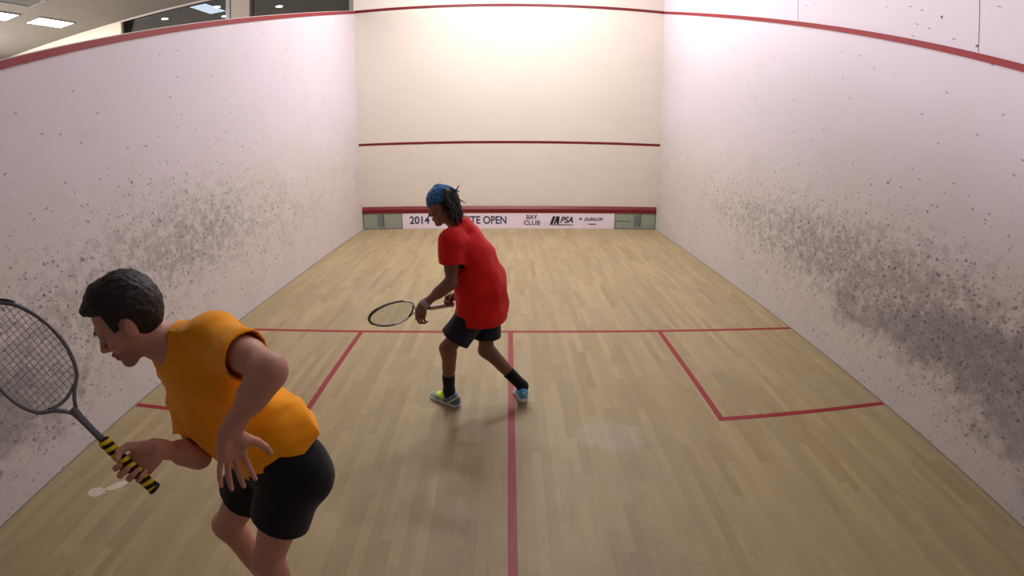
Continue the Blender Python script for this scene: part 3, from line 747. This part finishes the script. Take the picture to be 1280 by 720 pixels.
def rk_matrix(butt, tip, nrm_dir):
    x = nrm(np.asarray(tip)-np.asarray(butt)); z = nrm(np.asarray(nrm_dir)-x*np.dot(x, nrm_dir)); y = np.cross(z, x)
    M = Matrix(np.stack([x, y, z], 1).tolist()).to_4x4(); M.translation = Vector(butt); return M
# ------------------------------------------------------------------ people
M_hairA = None
def hair_mat(name, base):
    t = NT(name); v, x, y, z = t.pos()
    c = t.scale(base, t.add(.6, t.mul(t.noise(v, 120, 3), .8)))
    return t.bsdf(c, .55, .4, bump=t.noise(v, 220, 3), bstr=.5, bdist=.004)
MA = dict(skin=skin_mat('skin_fair', srgb(196, 142, 124), srgb(170, 98, 92)), hair=hair_mat('hair_dark_brown', srgb(34, 26, 23)), eye=eye_mat())
MB = dict(skin=skin_mat('skin_brown', srgb(124, 84, 66), srgb(104, 60, 54)), hair=hair_mat('hair_black', srgb(24, 20, 20)), eye=MA['eye'])
M_orange = cloth_mat('orange_jersey', srgb(255, 164, 18)); M_blackc = cloth_mat('black_cloth', srgb(20, 18, 24)); M_redc = cloth_mat('red_jersey', srgb(214, 20, 22)); M_navy = cloth_mat('navy_cloth', srgb(30, 32, 50))
M_sock = cloth_mat('black_sock_knit', srgb(16, 15, 18))
def folds(amp, sx, sy, sz, seed=0., amp2=0.):
    def f(X, Y, Z):
        a = vnoise(X*sx+seed, Y*sy+seed*1.7, Z*sz+seed*.3); b = vnoise(X*sx*2.3+5+seed, Y*sy*2.3, Z*sz*2.3+9)
        return amp*(np.abs(a)*2-.7)+amp2*b
    return f
V3 = A3
# ======== the player in orange
D_ = nrm(V3(-.688, -.726, 0)); AW = V3(-.726, .688, 0)     # facing; away from the rear glass
J = dict(head=V3(-1.146, .900, 1.527), neck=V3(-1.052, .970, 1.415), shL=V3(-.885, .968, 1.448), shR=V3(-1.135, 1.075, 1.290), chest=V3(-.950, 1.010, 1.245),
         elbL=V3(-.620, .818, 1.440), wrL=V3(-.752, .757, 1.278), elbR=V3(-1.05, .930, 1.030), wrR=V3(-1.032, .748, 1.192),
         hipL=V3(-.735, 1.000, .950), hipR=V3(-.885, 1.085, .920), knL=V3(-.903, .902, .575), knR=V3(-1.150, 1.045, .575),
         anL=V3(-.925, .890, .110), anR=V3(-1.070, 1.085, .110), fwd=D_, fwdH=D_, kfwdL=D_, kfwdR=nrm(V3(-.9, -.4, 0)))
J['toeL'] = J['anL']+V3(*(D_*.15))-V3(0, 0, .08); J['toeR'] = J['anR']+nrm(V3(-.9, -.4, 0))*.15-V3(0, 0, .08)
fA = nrm(D_*.86+AW*.10-V3(0, 0, .36)); J['headR'] = Rframe(fA, V3(0, 0, 1)); sA = 1.04
rayL = nrm(V3(-.60, .66, -.56)); XL = nrm(V3(-.16, .10, -.95)+rayL*.10+D_*.12); ZL = nrm(rayL+D_*.25)
rayR = nrm(V3(-.66, .56, -.50)); XR = nrm(D_+V3(0, 0, -.42)); ZR = rayR
J['wsideL'] = np.cross(XL, ZL); J['wsideR'] = np.cross(ZR, XR)
P, INF = body_prims(J, 1.0)
hp, hs = head_prims(J['head'], J['headR'], sA)
P += hp
P += hand_prims(J['wrL'], XL, ZL, True, [(14, 14, 10), (10, 16, 12), (12, 20, 12), (16, 18, 12)], [13, 3, -9, -22], [(.50, .80, -.25), (.72, .62, -.20), (.85, .45, -.2)], 1.06)
P += hand_prims(J['wrR'], XR, ZR, False, [(34, 72, 52), (46, 78, 52), (56, 84, 52), (64, 86, 52)], [6, 1, -4, -9], [(.62, .60, -.50), (.78, .10, -.62), (.45, -.50, -.70)], 1.02)
meA, VA = build('person', P, .0034, hs)
head_attrs(meA, VA, J['head'], J['headR'], sA, .75)
pA = link('person', meA, MA['skin'], label='person in orange t-shirt and black shorts bending forward with a racket held out', cat='person')
eyes(pA, J['head'], J['headR'], sA, None, MA)
def HT(J, s, v): return J['head']+J['headR']@(V3(*v)*s)
def HN(J, v): return nrm(J['headR']@V3(*v))
# short hair brushed forward into a small quiff
hR = J['headR']
cutF = [(HT(J, sA, (.060, 0, .020)), HN(J, (.60, 0, -.80)))]
hairp = [Ell(HT(J, sA, (-.014, 0, .045)), V3(.110, .087, .099)*sA, hR, .01), Ell(HT(J, sA, (-.030, 0, .012)), V3(.092, .083, .088)*sA, hR, .02),
         Prim(HT(J, sA, (.03, 0, .120)), HT(J, sA, (.092, 0, .096)), .026, .010, 2.2, HN(J, (0, 1, 0)), k=.02)]
lo = np.min([p.box(.03)[0] for p in hairp], 0); hi = np.max([p.box(.03)[1] for p in hairp], 0); g = Grid(lo, hi, .0028)
for p in hairp: g.add(p)
def hd(X, Y, Z):
    L = (np.stack([X, Y, Z], -1)-J['head'])@hR
    return .0028*vnoise(L[:, 0]*60, L[:, 1]*170, L[:, 2]*110)+.0022*vnoise(L[:, 0]*20+3, L[:, 1]*50, L[:, 2]*30)
g.displace(hd)
def hcut(g, J, s, fn):
    sl, X, Y, Z = g.sub(g.lo, g.lo+g.n*g.h); R_ = J['headR'].T/s; c = J['head']
    x = R_[0, 0]*(X-c[0])+R_[0, 1]*(Y-c[1])+R_[0, 2]*(Z-c[2]); y = R_[1, 0]*(X-c[0])+R_[1, 1]*(Y-c[1])+R_[1, 2]*(Z-c[2]); z = R_[2, 0]*(X-c[0])+R_[2, 1]*(Y-c[1])+R_[2, 2]*(Z-c[2])
    g.D = np.maximum(g.D, (fn(x, y, z)*s).astype(np.float32))
# keep: behind and above the hairline; cleared around the ears and under the nape
hcut(g, J, sA, lambda x, y, z: np.maximum(np.minimum(.070-z+.25*np.maximum(0, x-.04), x-.040+.25*np.minimum(0, z)), np.maximum(-.060-z, -.9)))
hcut(g, J, sA, lambda x, y, z: .026-np.sqrt((x+.004)**2+(z+.004)**2*.55+np.maximum(0, .055-np.abs(y))**2*4))
hcut(g, J, sA, lambda x, y, z: np.minimum(.006-z, x+.018))
V, F = g.mesh(); V = relax(V, F, 1); link('hair', fastmesh('hair', V, F), MA['hair'], pA, label='short dark hair brushed forward')
# t-shirt
def shirt_prims(J, INF, s, sl, body, slr=(.066, .074)):
    P = list(body)
    for q in 'LR':
        sh, el = J['sh'+q], J['elb'+q]; ax = nrm(el-sh); e_ = lerp(sh, el, sl[q])
        P.append(Prim(sh, lerp(sh, el, sl[q]+.25), slr[0]*s, slr[1]*s, k=.04, cuts=[(e_, ax)], infl=1))
        P.append(Prim(lerp(sh, J['neck'], .25), lerp(sh, J['neck'], .8), .050*s, .056*s, k=.04)); P.append(Prim(sh, lerp(sh, J['chest'], .5), .052*s, .062*s, k=.05))
    return P
pel, up = INF['pel'], INF['up']
bk = -D_*.080
body = [Prim(pel-up*.06+bk, pel+up*.14+bk*.8, .124, .116, 1.38, INF['side_h'], k=.05), Prim(pel+up*.12+bk*.8, J['chest'], .110, .112, 1.42, nrm(INF['side_h']+INF['side_s']), k=.05),
        Prim(J['chest'], lerp(J['chest'], J['neck'], .62), .112, .082, 1.50, INF['side_s'], k=.05), Prim(pel+up*.10+D_*.03, pel+up*.25+D_*.05, .09, .09, 1.2, INF['side_h'], k=.05)]
hole = [Prim(J['neck']+V3(0, 0, .0), HT(J, sA, (-.01, 0, -.02)), .064, .075, k=.004)]
fo = folds(.0085, 8, 8, 15, 1.3, .003)
me, V = cloth('t_shirt', shirt_prims(J, INF, 1., dict(L=.62, R=.72), body, (.056, .056)), .0045, gap=.010, th=.008, holes=hole, disp=fo, planes=[(pel+up*.035, -nrm(up+D_*.12))])
link('t_shirt', me, M_orange, pA, label='bright orange short-sleeved t-shirt')
# shorts
def shorts_prims(J, INF, s, cov, r=(.100, .108), wst=.10):
    pel, up = INF['pel'], INF['up']; P = [Prim(pel-up*.02, pel+up*wst, .106*s, .100*s, 1.42, INF['side_h'], k=.05)]
    P.append(Prim(pel-up*.01-J['fwdH']*.03*s, pel+up*(wst+.02)-J['fwdH']*.050*s, .098*s, .090*s, 1.42, INF['side_h'], k=.05))
    for q in 'LR':
        hp_, kn_ = J['hip'+q], J['kn'+q]; ax = nrm(kn_-hp_); e_ = lerp(hp_, kn_, cov[q])
        P.append(Prim(hp_, lerp(hp_, kn_, cov[q]+.2), r[0]*s, r[1]*s, k=.02, cuts=[(e_, ax)]))
        P.append(Prim(hp_-J['fwdH']*.010*s, hp_-J['fwdH']*.006*s-up*.04*s, .086*s, .082*s, k=.05))
    return P
me, V = cloth('shorts', shorts_prims(J, INF, 1., dict(L=.52, R=.52), (.098, .096)), .0045, gap=.008, th=.008, disp=folds(.0035, 9, 9, 9, 4.1, .0015), planes=[(pel+up*.10, up)])
link('shorts', me, M_blackc, pA, label='black sports shorts')
M_soleA = plain('white_rubber', srgb(220, 222, 224), .5); M_lace = plain('white_lace', srgb(225, 228, 225), .7); M_uppA = plain('white_shoe_upper', srgb(200, 202, 206), .5)
for q, dv in (('L', D_), ('R', nrm(V3(-.9, -.4, 0)))):
    sock(pA, J['kn'+q], J['an'+q], .72, plain('white_sock'+q, srgb(215, 215, 215), .9))
    shoe(pA, (J['an'+q][0], J['an'+q][1], 0), math.atan2(dv[1], dv[0]), 0, M_uppA, q == 'L', dict(sole=M_soleA, lace=M_lace), 1.05)
# his racket
def band_mat():
    t = NT('yellow_and_black_grip_wrap'); v, x, y, z = t.pos()
    f = t.M('FRACT', t.add(t.M('DIVIDE', x, .0235), t.mul(y, 14.)))
    c = t.mix(t.M('LESS_THAN', f, .50), srgb(30, 28, 24), srgb(232, 206, 40)); return t.bsdf(c, .7, .3)
M_bf = plain('grey_graphite', srgb(104, 107, 112), .35); M_bs = plain('pale_string', srgb(150, 150, 152), .5); M_bk = plain('black_plastic', srgb(22, 22, 24), .4)
uA = nrm(V3(-.352, -.072, .560)); gA = J['wrR']+XR*.090-nrm(ZR-XR*np.dot(ZR, XR))*.027
rA = racket('squash_racket', rk_matrix(gA-uA*.085, gA+uA*.6, rayR+V3(.1, -.2, .25)), 'dark squash racket with yellow and black banded grip held by the person in orange', M_bf, M_bf, band_mat(), M_bs, M_bk)

# ======== the player in red
J = dict(head=V3(-.458, 2.93, 1.512), neck=V3(-.352, 2.97, 1.400), shL=V3(-.392, 2.81, 1.300), shR=V3(-.300, 3.12, 1.270), chest=V3(-.270, 2.965, 1.170),
         elbL=V3(-.395, 2.735, 1.045), wrL=V3(-.580, 2.640, .915), elbR=V3(-.265, 3.17, 1.020), wrR=V3(-.395, 3.045, .855),
         hipL=V3(-.245, 2.875, .800), hipR=V3(-.185, 3.035, .800), knL=V3(-.455, 2.84, .515), knR=V3(-.190, 3.00, .425),
         anL=V3(-.475, 2.93, .115), anR=V3(.085, 2.955, .140), fwd=nrm(V3(-.94, .34, 0)), fwdH=nrm(V3(-.94, .34, 0)), kfwdL=nrm(V3(-.95, .2, .1)), kfwdR=nrm(V3(-.7, .3, -.6)))
dL = nrm(V3(-.86, .51, 0)); dR = nrm(V3(-.10, .99, 0))
J['toeL'] = J['anL']+dL*.15-V3(0, 0, .085); J['toeR'] = J['anR']+dR*.14-V3(0, 0, .11)
J['headR'] = Rframe(nrm(V3(-.92, .24, -.30)), V3(0, 0, 1)); sB = .99
XL = nrm(V3(-.25, .10, -.95)); ZL = nrm(V3(-.45, -.85, .15)); XR = nrm(V3(-.86, -.35, -.35)); ZR = nrm(V3(.3, .8, .55))
J['wsideL'] = np.cross(XL, ZL); J['wsideR'] = np.cross(ZR, XR)
P, INF = body_prims(J, .94)
hp, hs = head_prims(J['head'], J['headR'], sB); P += hp
P += hand_prims(J['wrL'], XL, ZL, True, [(22, 30, 20), (20, 32, 20), (22, 32, 20), (26, 32, 20)], [9, 2, -6, -14], [(.60, .55, -.55), (.80, .2, -.5), (.8, 0, -.5)], .93)
P += hand_prims(J['wrR'], XR, ZR, False, [(50, 80, 48), (55, 82, 50), (58, 84, 50), (62, 84, 50)], [6, 1, -4, -9], [(.62, .55, -.60), (.72, .05, -.70), (.35, -.60, -.60)], .93)
meB, VB = build('person', P, .004, hs)
head_attrs(meB, VB, J['head'], J['headR'], sB, .25)
pB = link('person', meB, MB['skin'], label='person in red t-shirt, navy shorts and blue bandana crouching by the half-court line', cat='person')
eyes(pB, J['head'], J['headR'], sB, None, MB)
hR = J['headR']
# bandana
def band_c():
    t = NT('blue_patterned_bandana'); v, x, y, z = t.pos()
    n = t.noise(v, 45, 4, .7); c = t.mix(t.ss(n, .42, .62), srgb(24, 66, 128), srgb(44, 124, 186)); up_ = t.ss(z, 1.54, 1.61)
    w_ = t.ss(t.noise(v, 70, 2), .60, .66); c = t.mix(t.mul(w_, t.add(.25, t.mul(up_, .5))), c, srgb(120, 200, 222)); return t.bsdf(c, .8, .2, sheen=.2, bump=t.noise(v, 60, 3), bstr=.4, bdist=.004)
M_band = band_c()
bp = [Ell(HT(J, sB, (-.012, 0, .045)), V3(.115, .092, .102)*sB, hR, .01), Prim(HT(J, sB, (.0, .0, .138)), HT(J, sB, (-.03, .01, .140)), .018, .014, k=.015)]
g = Grid(np.min([p.box(.03)[0] for p in bp], 0), np.max([p.box(.03)[1] for p in bp], 0), .003)
for p in bp: g.add(p)
g.displace(lambda X, Y, Z: .0030*np.abs(vnoise(X*16+2, Y*16, Z*55)))
hcut(g, J, sB, lambda x, y, z: np.maximum(.034-z-.10*x, -.074-x-.55*(z-.05)))
hcut(g, J, sB, lambda x, y, z: .0-np.minimum(0, 0*x)+(-1.)+0*z)
V, F = g.mesh(); V = relax(V, F, 1); bd = link('bandana', fastmesh('bandana', V, F), M_band, pB, label='blue patterned bandana tied over the head')
kn_ = HT(J, sB, (-.075, 0, .10))
V, F = tube([kn_, HT(J, sB, (-.10, .01, .105)), HT(J, sB, (-.125, .02, .085)), HT(J, sB, (-.155, .02, .062))], [.010, .009, .007, .004], 8); link('bandana_tail', tomesh('tail', V, F), M_band, bd, smooth=True)
# locks hanging at the back
rs = np.random.RandomState(5); lk = [Ell(HT(J, sB, (-.034, 0, .042)), V3(.096, .084, .092)*sB, hR, .02, cuts=[(HT(J, sB, (-.012, 0, .0)), HN(J, (1, 0, .1)))])]
dn = V3(0, 0, -1.)
for i in range(46):
    yy = rs.uniform(-.078, .078); zz = rs.uniform(-.03, .115); xx = -.055-.055*math.sqrt(max(0, 1-(yy/.085)**2))*rs.uniform(.55, 1.)
    p0 = HT(J, sB, (xx, yy, zz)); Lk = rs.uniform(.11, .20); out = HN(J, (-1, yy*5, 0)); p1 = p0+out*.022+dn*Lk*.30; p2 = p1+out*rs.uniform(-.012, .014)+dn*Lk*.35; p3 = p2+V3(rs.uniform(-.012, .012), rs.uniform(-.012, .012), 0)+dn*Lk*.35
    for a, b, ra, rb in ((p0, p1, .0095, .0085), (p1, p2, .0085, .0075), (p2, p3, .0075, .0045)): lk.append(Prim(a, b, ra, rb, k=.003))
for v_ in ((-.165, .02, .10), (-.150, -.03, -.02)): lk.append(Prim(HT(J, sB, (-.10, .01, .05)), HT(J, sB, v_), .007, .003, k=.003))
me, V = build('hair', lk, .003, disp=lambda X, Y, Z: .0015*vnoise(X*90, Y*90, Z*140)); link('hair', me, MB['hair'], pB, label='black twisted locks hanging from under the bandana')
pel, up = INF['pel'], INF['up']
body = [Prim((-.230, 2.955, .66), (-.225, 2.955, 1.0), .155, .150, 1.30, INF['side_h'], k=.06), Prim((-.17, 2.96, .68), (-.165, 2.96, .92), .135, .12, 1.35, INF['side_h'], k=.06), Prim((-.225, 2.955, 1.0), J['chest'], .145, .132, 1.25, INF['side_s'], k=.06),
        Prim(J['chest'], lerp(J['chest'], J['neck'], .66), .125, .084, 1.40, INF['side_s'], k=.05)]
hole = [Prim(J['neck']+V3(-.004, 0, .012), HT(J, sB, (-.01, 0, -.02)), .060, .072, k=.004)]
me, V = cloth('t_shirt', shirt_prims(J, INF, .94, dict(L=.58, R=.6), body, (.078, .090)), .0045, gap=.006, th=.008, holes=hole, disp=folds(.0080, 7, 7, 9, 2.2, .003), planes=[((-.22, 2.95, .712), (-.08, .06, -1.))])
link('t_shirt', me, M_redc, pB, label='loose red short-sleeved t-shirt')
me, V = cloth('shorts', shorts_prims(J, INF, .95, dict(L=.74, R=.72), (.096, .108), .04), .0045, gap=.008, th=.008, disp=folds(.0035, 9, 9, 7, 6.1, .0015), planes=[(pel+up*.06, up)])
link('shorts', me, M_navy, pB, label='loose dark navy shorts')
for q in 'LR': sock(pB, J['kn'+q], J['an'+q], .60, M_sock)
def shoe_mat():
    t = NT('blue_and_lime_shoe_upper'); v, x, y, z = t.pos()
    c = t.mix(t.ss(x, .015, .045), srgb(92, 116, 160), srgb(190, 214, 200))
    st = t.M('FRACT', t.add(t.mul(x, 44.), t.mul(z, 22.))); c = t.mix(t.mul(t.M('LESS_THAN', st, .34), t.ss(x, .02, .04)), c, srgb(46, 60, 66))
    c = t.mix(t.mul(t.ss(z, .052, .062), t.mul(t.ss(x, .02, .035), t.ss(x, .13, .10))), c, srgb(214, 244, 40))
    ln = t.M('ABSOLUTE', t.add(t.mul(x, .8), z, -.020)); c = t.mix(t.mul(t.ss(ln, .010, .007), t.ss(x, .03, .01)), c, srgb(204, 230, 120)); return t.bsdf(c, .5, .4)
M_sh = shoe_mat()
def shoe_mat2():
    t = NT('sky_blue_shoe_upper'); v, x, y, z = t.pos()
    c = t.mix(t.ss(x, -.01, .03), srgb(70, 148, 206), srgb(150, 200, 210)); n = t.ss(t.noise(v, 34, 1), .58, .62)
    c = t.mix(t.mul(n, .8), c, srgb(216, 236, 150)); return t.bsdf(c, .5, .4)
M_lime = plain('lime_lace', srgb(226, 250, 40), .6); M_soleB = plain('grey_white_rubber', srgb(206, 210, 210), .5)
shoe(pB, (J['anL'][0], J['anL'][1], 0), math.atan2(dL[1], dL[0]), 0, M_sh, True, dict(sole=M_soleB, lace=M_lime), .98, 'blue, white and lime squash shoe on the front foot')
shoe(pB, (J['anR'][0], J['anR'][1]-.005, .030), math.atan2(dR[1], dR[0]), .27, shoe_mat2(), False, dict(sole=M_soleB, lace=M_lace), .98, 'sky blue squash shoe on the trailing foot')
ax = nrm(J['wrL']-J['elbL']); c0 = J['wrL']-ax*.02
me, V = cloth('wristband', [Prim(c0-ax*.06, c0+ax*.06, .026, .026, 1.15, J['wsideL'], k=.01, cuts=[(c0+ax*.018, ax), (c0-ax*.018, -ax)])], .003, gap=.002, th=.006); link('wristband', me, plain('grey_towelling', srgb(150, 138, 134), .9), pB)
M_wf = plain('grey_white_frame', srgb(196, 196, 190), .35)
def rb_mat():
    t = NT('grey_frame_painted_glint'); v, x, y, z = t.pos()
    f = t.mul(t.ss(x, .47, .45), t.M('GREATER_THAN', x, .30)); c = t.mix(f, srgb(84, 88, 80), srgb(232, 226, 216)); return t.bsdf(c, .35, .5)  # white near the throat is the rim's highlight painted into the colour
racket('squash_racket', rk_matrix((-.434, 3.060, .768), (-.893, 2.600, .856), np.cross(nrm(V3(-.459, -.46, .088)), V3(.30, -.30, .88))), 'grey and white squash racket held level by the person in red',
       rb_mat(), M_bk, plain('white_grip_wrap', srgb(228, 214, 204), .7), plain('olive_string', srgb(136, 140, 116), .5), plain('dark_guard', srgb(70, 74, 68), .5))
# ------------------------------------------------------------------ camera
cd = bpy.data.cameras.new('camera'); cam = bpy.data.objects.new('camera', cd); C.objects.link(cam)
cd.sensor_fit = 'HORIZONTAL'; cd.sensor_width = 36.; cd.lens = 15.; cd.clip_start = .02; cd.clip_end = 100
cd.type = 'PANO'
cc = cd
cc.panorama_type = 'FISHEYE_LENS_POLYNOMIAL'
cc.fisheye_fov = math.radians(170)
k1, k2, k3, k4 = 1.73699, -.33987, .36920, -.36010   # theta(r), r in units of 1000 px
u = 1280/36./1000.                                    # mm -> those units
cc.fisheye_polynomial_k0 = 0.
cc.fisheye_polynomial_k1 = -k1*u; cc.fisheye_polynomial_k2 = -k2*u**2; cc.fisheye_polynomial_k3 = -k3*u**3; cc.fisheye_polynomial_k4 = -k4*u**4
yaw, pitch, roll = -.00762, -.32572, -.00177
def RZ(a): return Matrix.Rotation(a, 3, 'Z')
def RX(a): return Matrix.Rotation(a, 3, 'X')
def RY(a): return Matrix.Rotation(a, 3, 'Y')
R = RZ(yaw) @ RX(pitch) @ RY(roll)       # maps (right, forward, up)
cam.matrix_world = Matrix.Translation((-.01927, -.16873, 1.98677)) @ (R @ RX(math.pi/2)).to_4x4()
S.camera = cam
# ------------------------------------------------------------------ view
w = bpy.data.worlds.new('world'); S.world = w; w.use_nodes = True
w.node_tree.nodes['Background'].inputs[0].default_value = (.9, .9, 1, 1); w.node_tree.nodes['Background'].inputs[1].default_value = .0
S.view_settings.view_transform = 'Standard'; S.view_settings.look = 'None'; S.view_settings.gamma = 1; S.view_settings.use_curve_mapping = False
S.view_settings.exposure = 0.10
S.cycles.use_denoising = True
S.cycles.max_bounces = 8; S.cycles.diffuse_bounces = 5
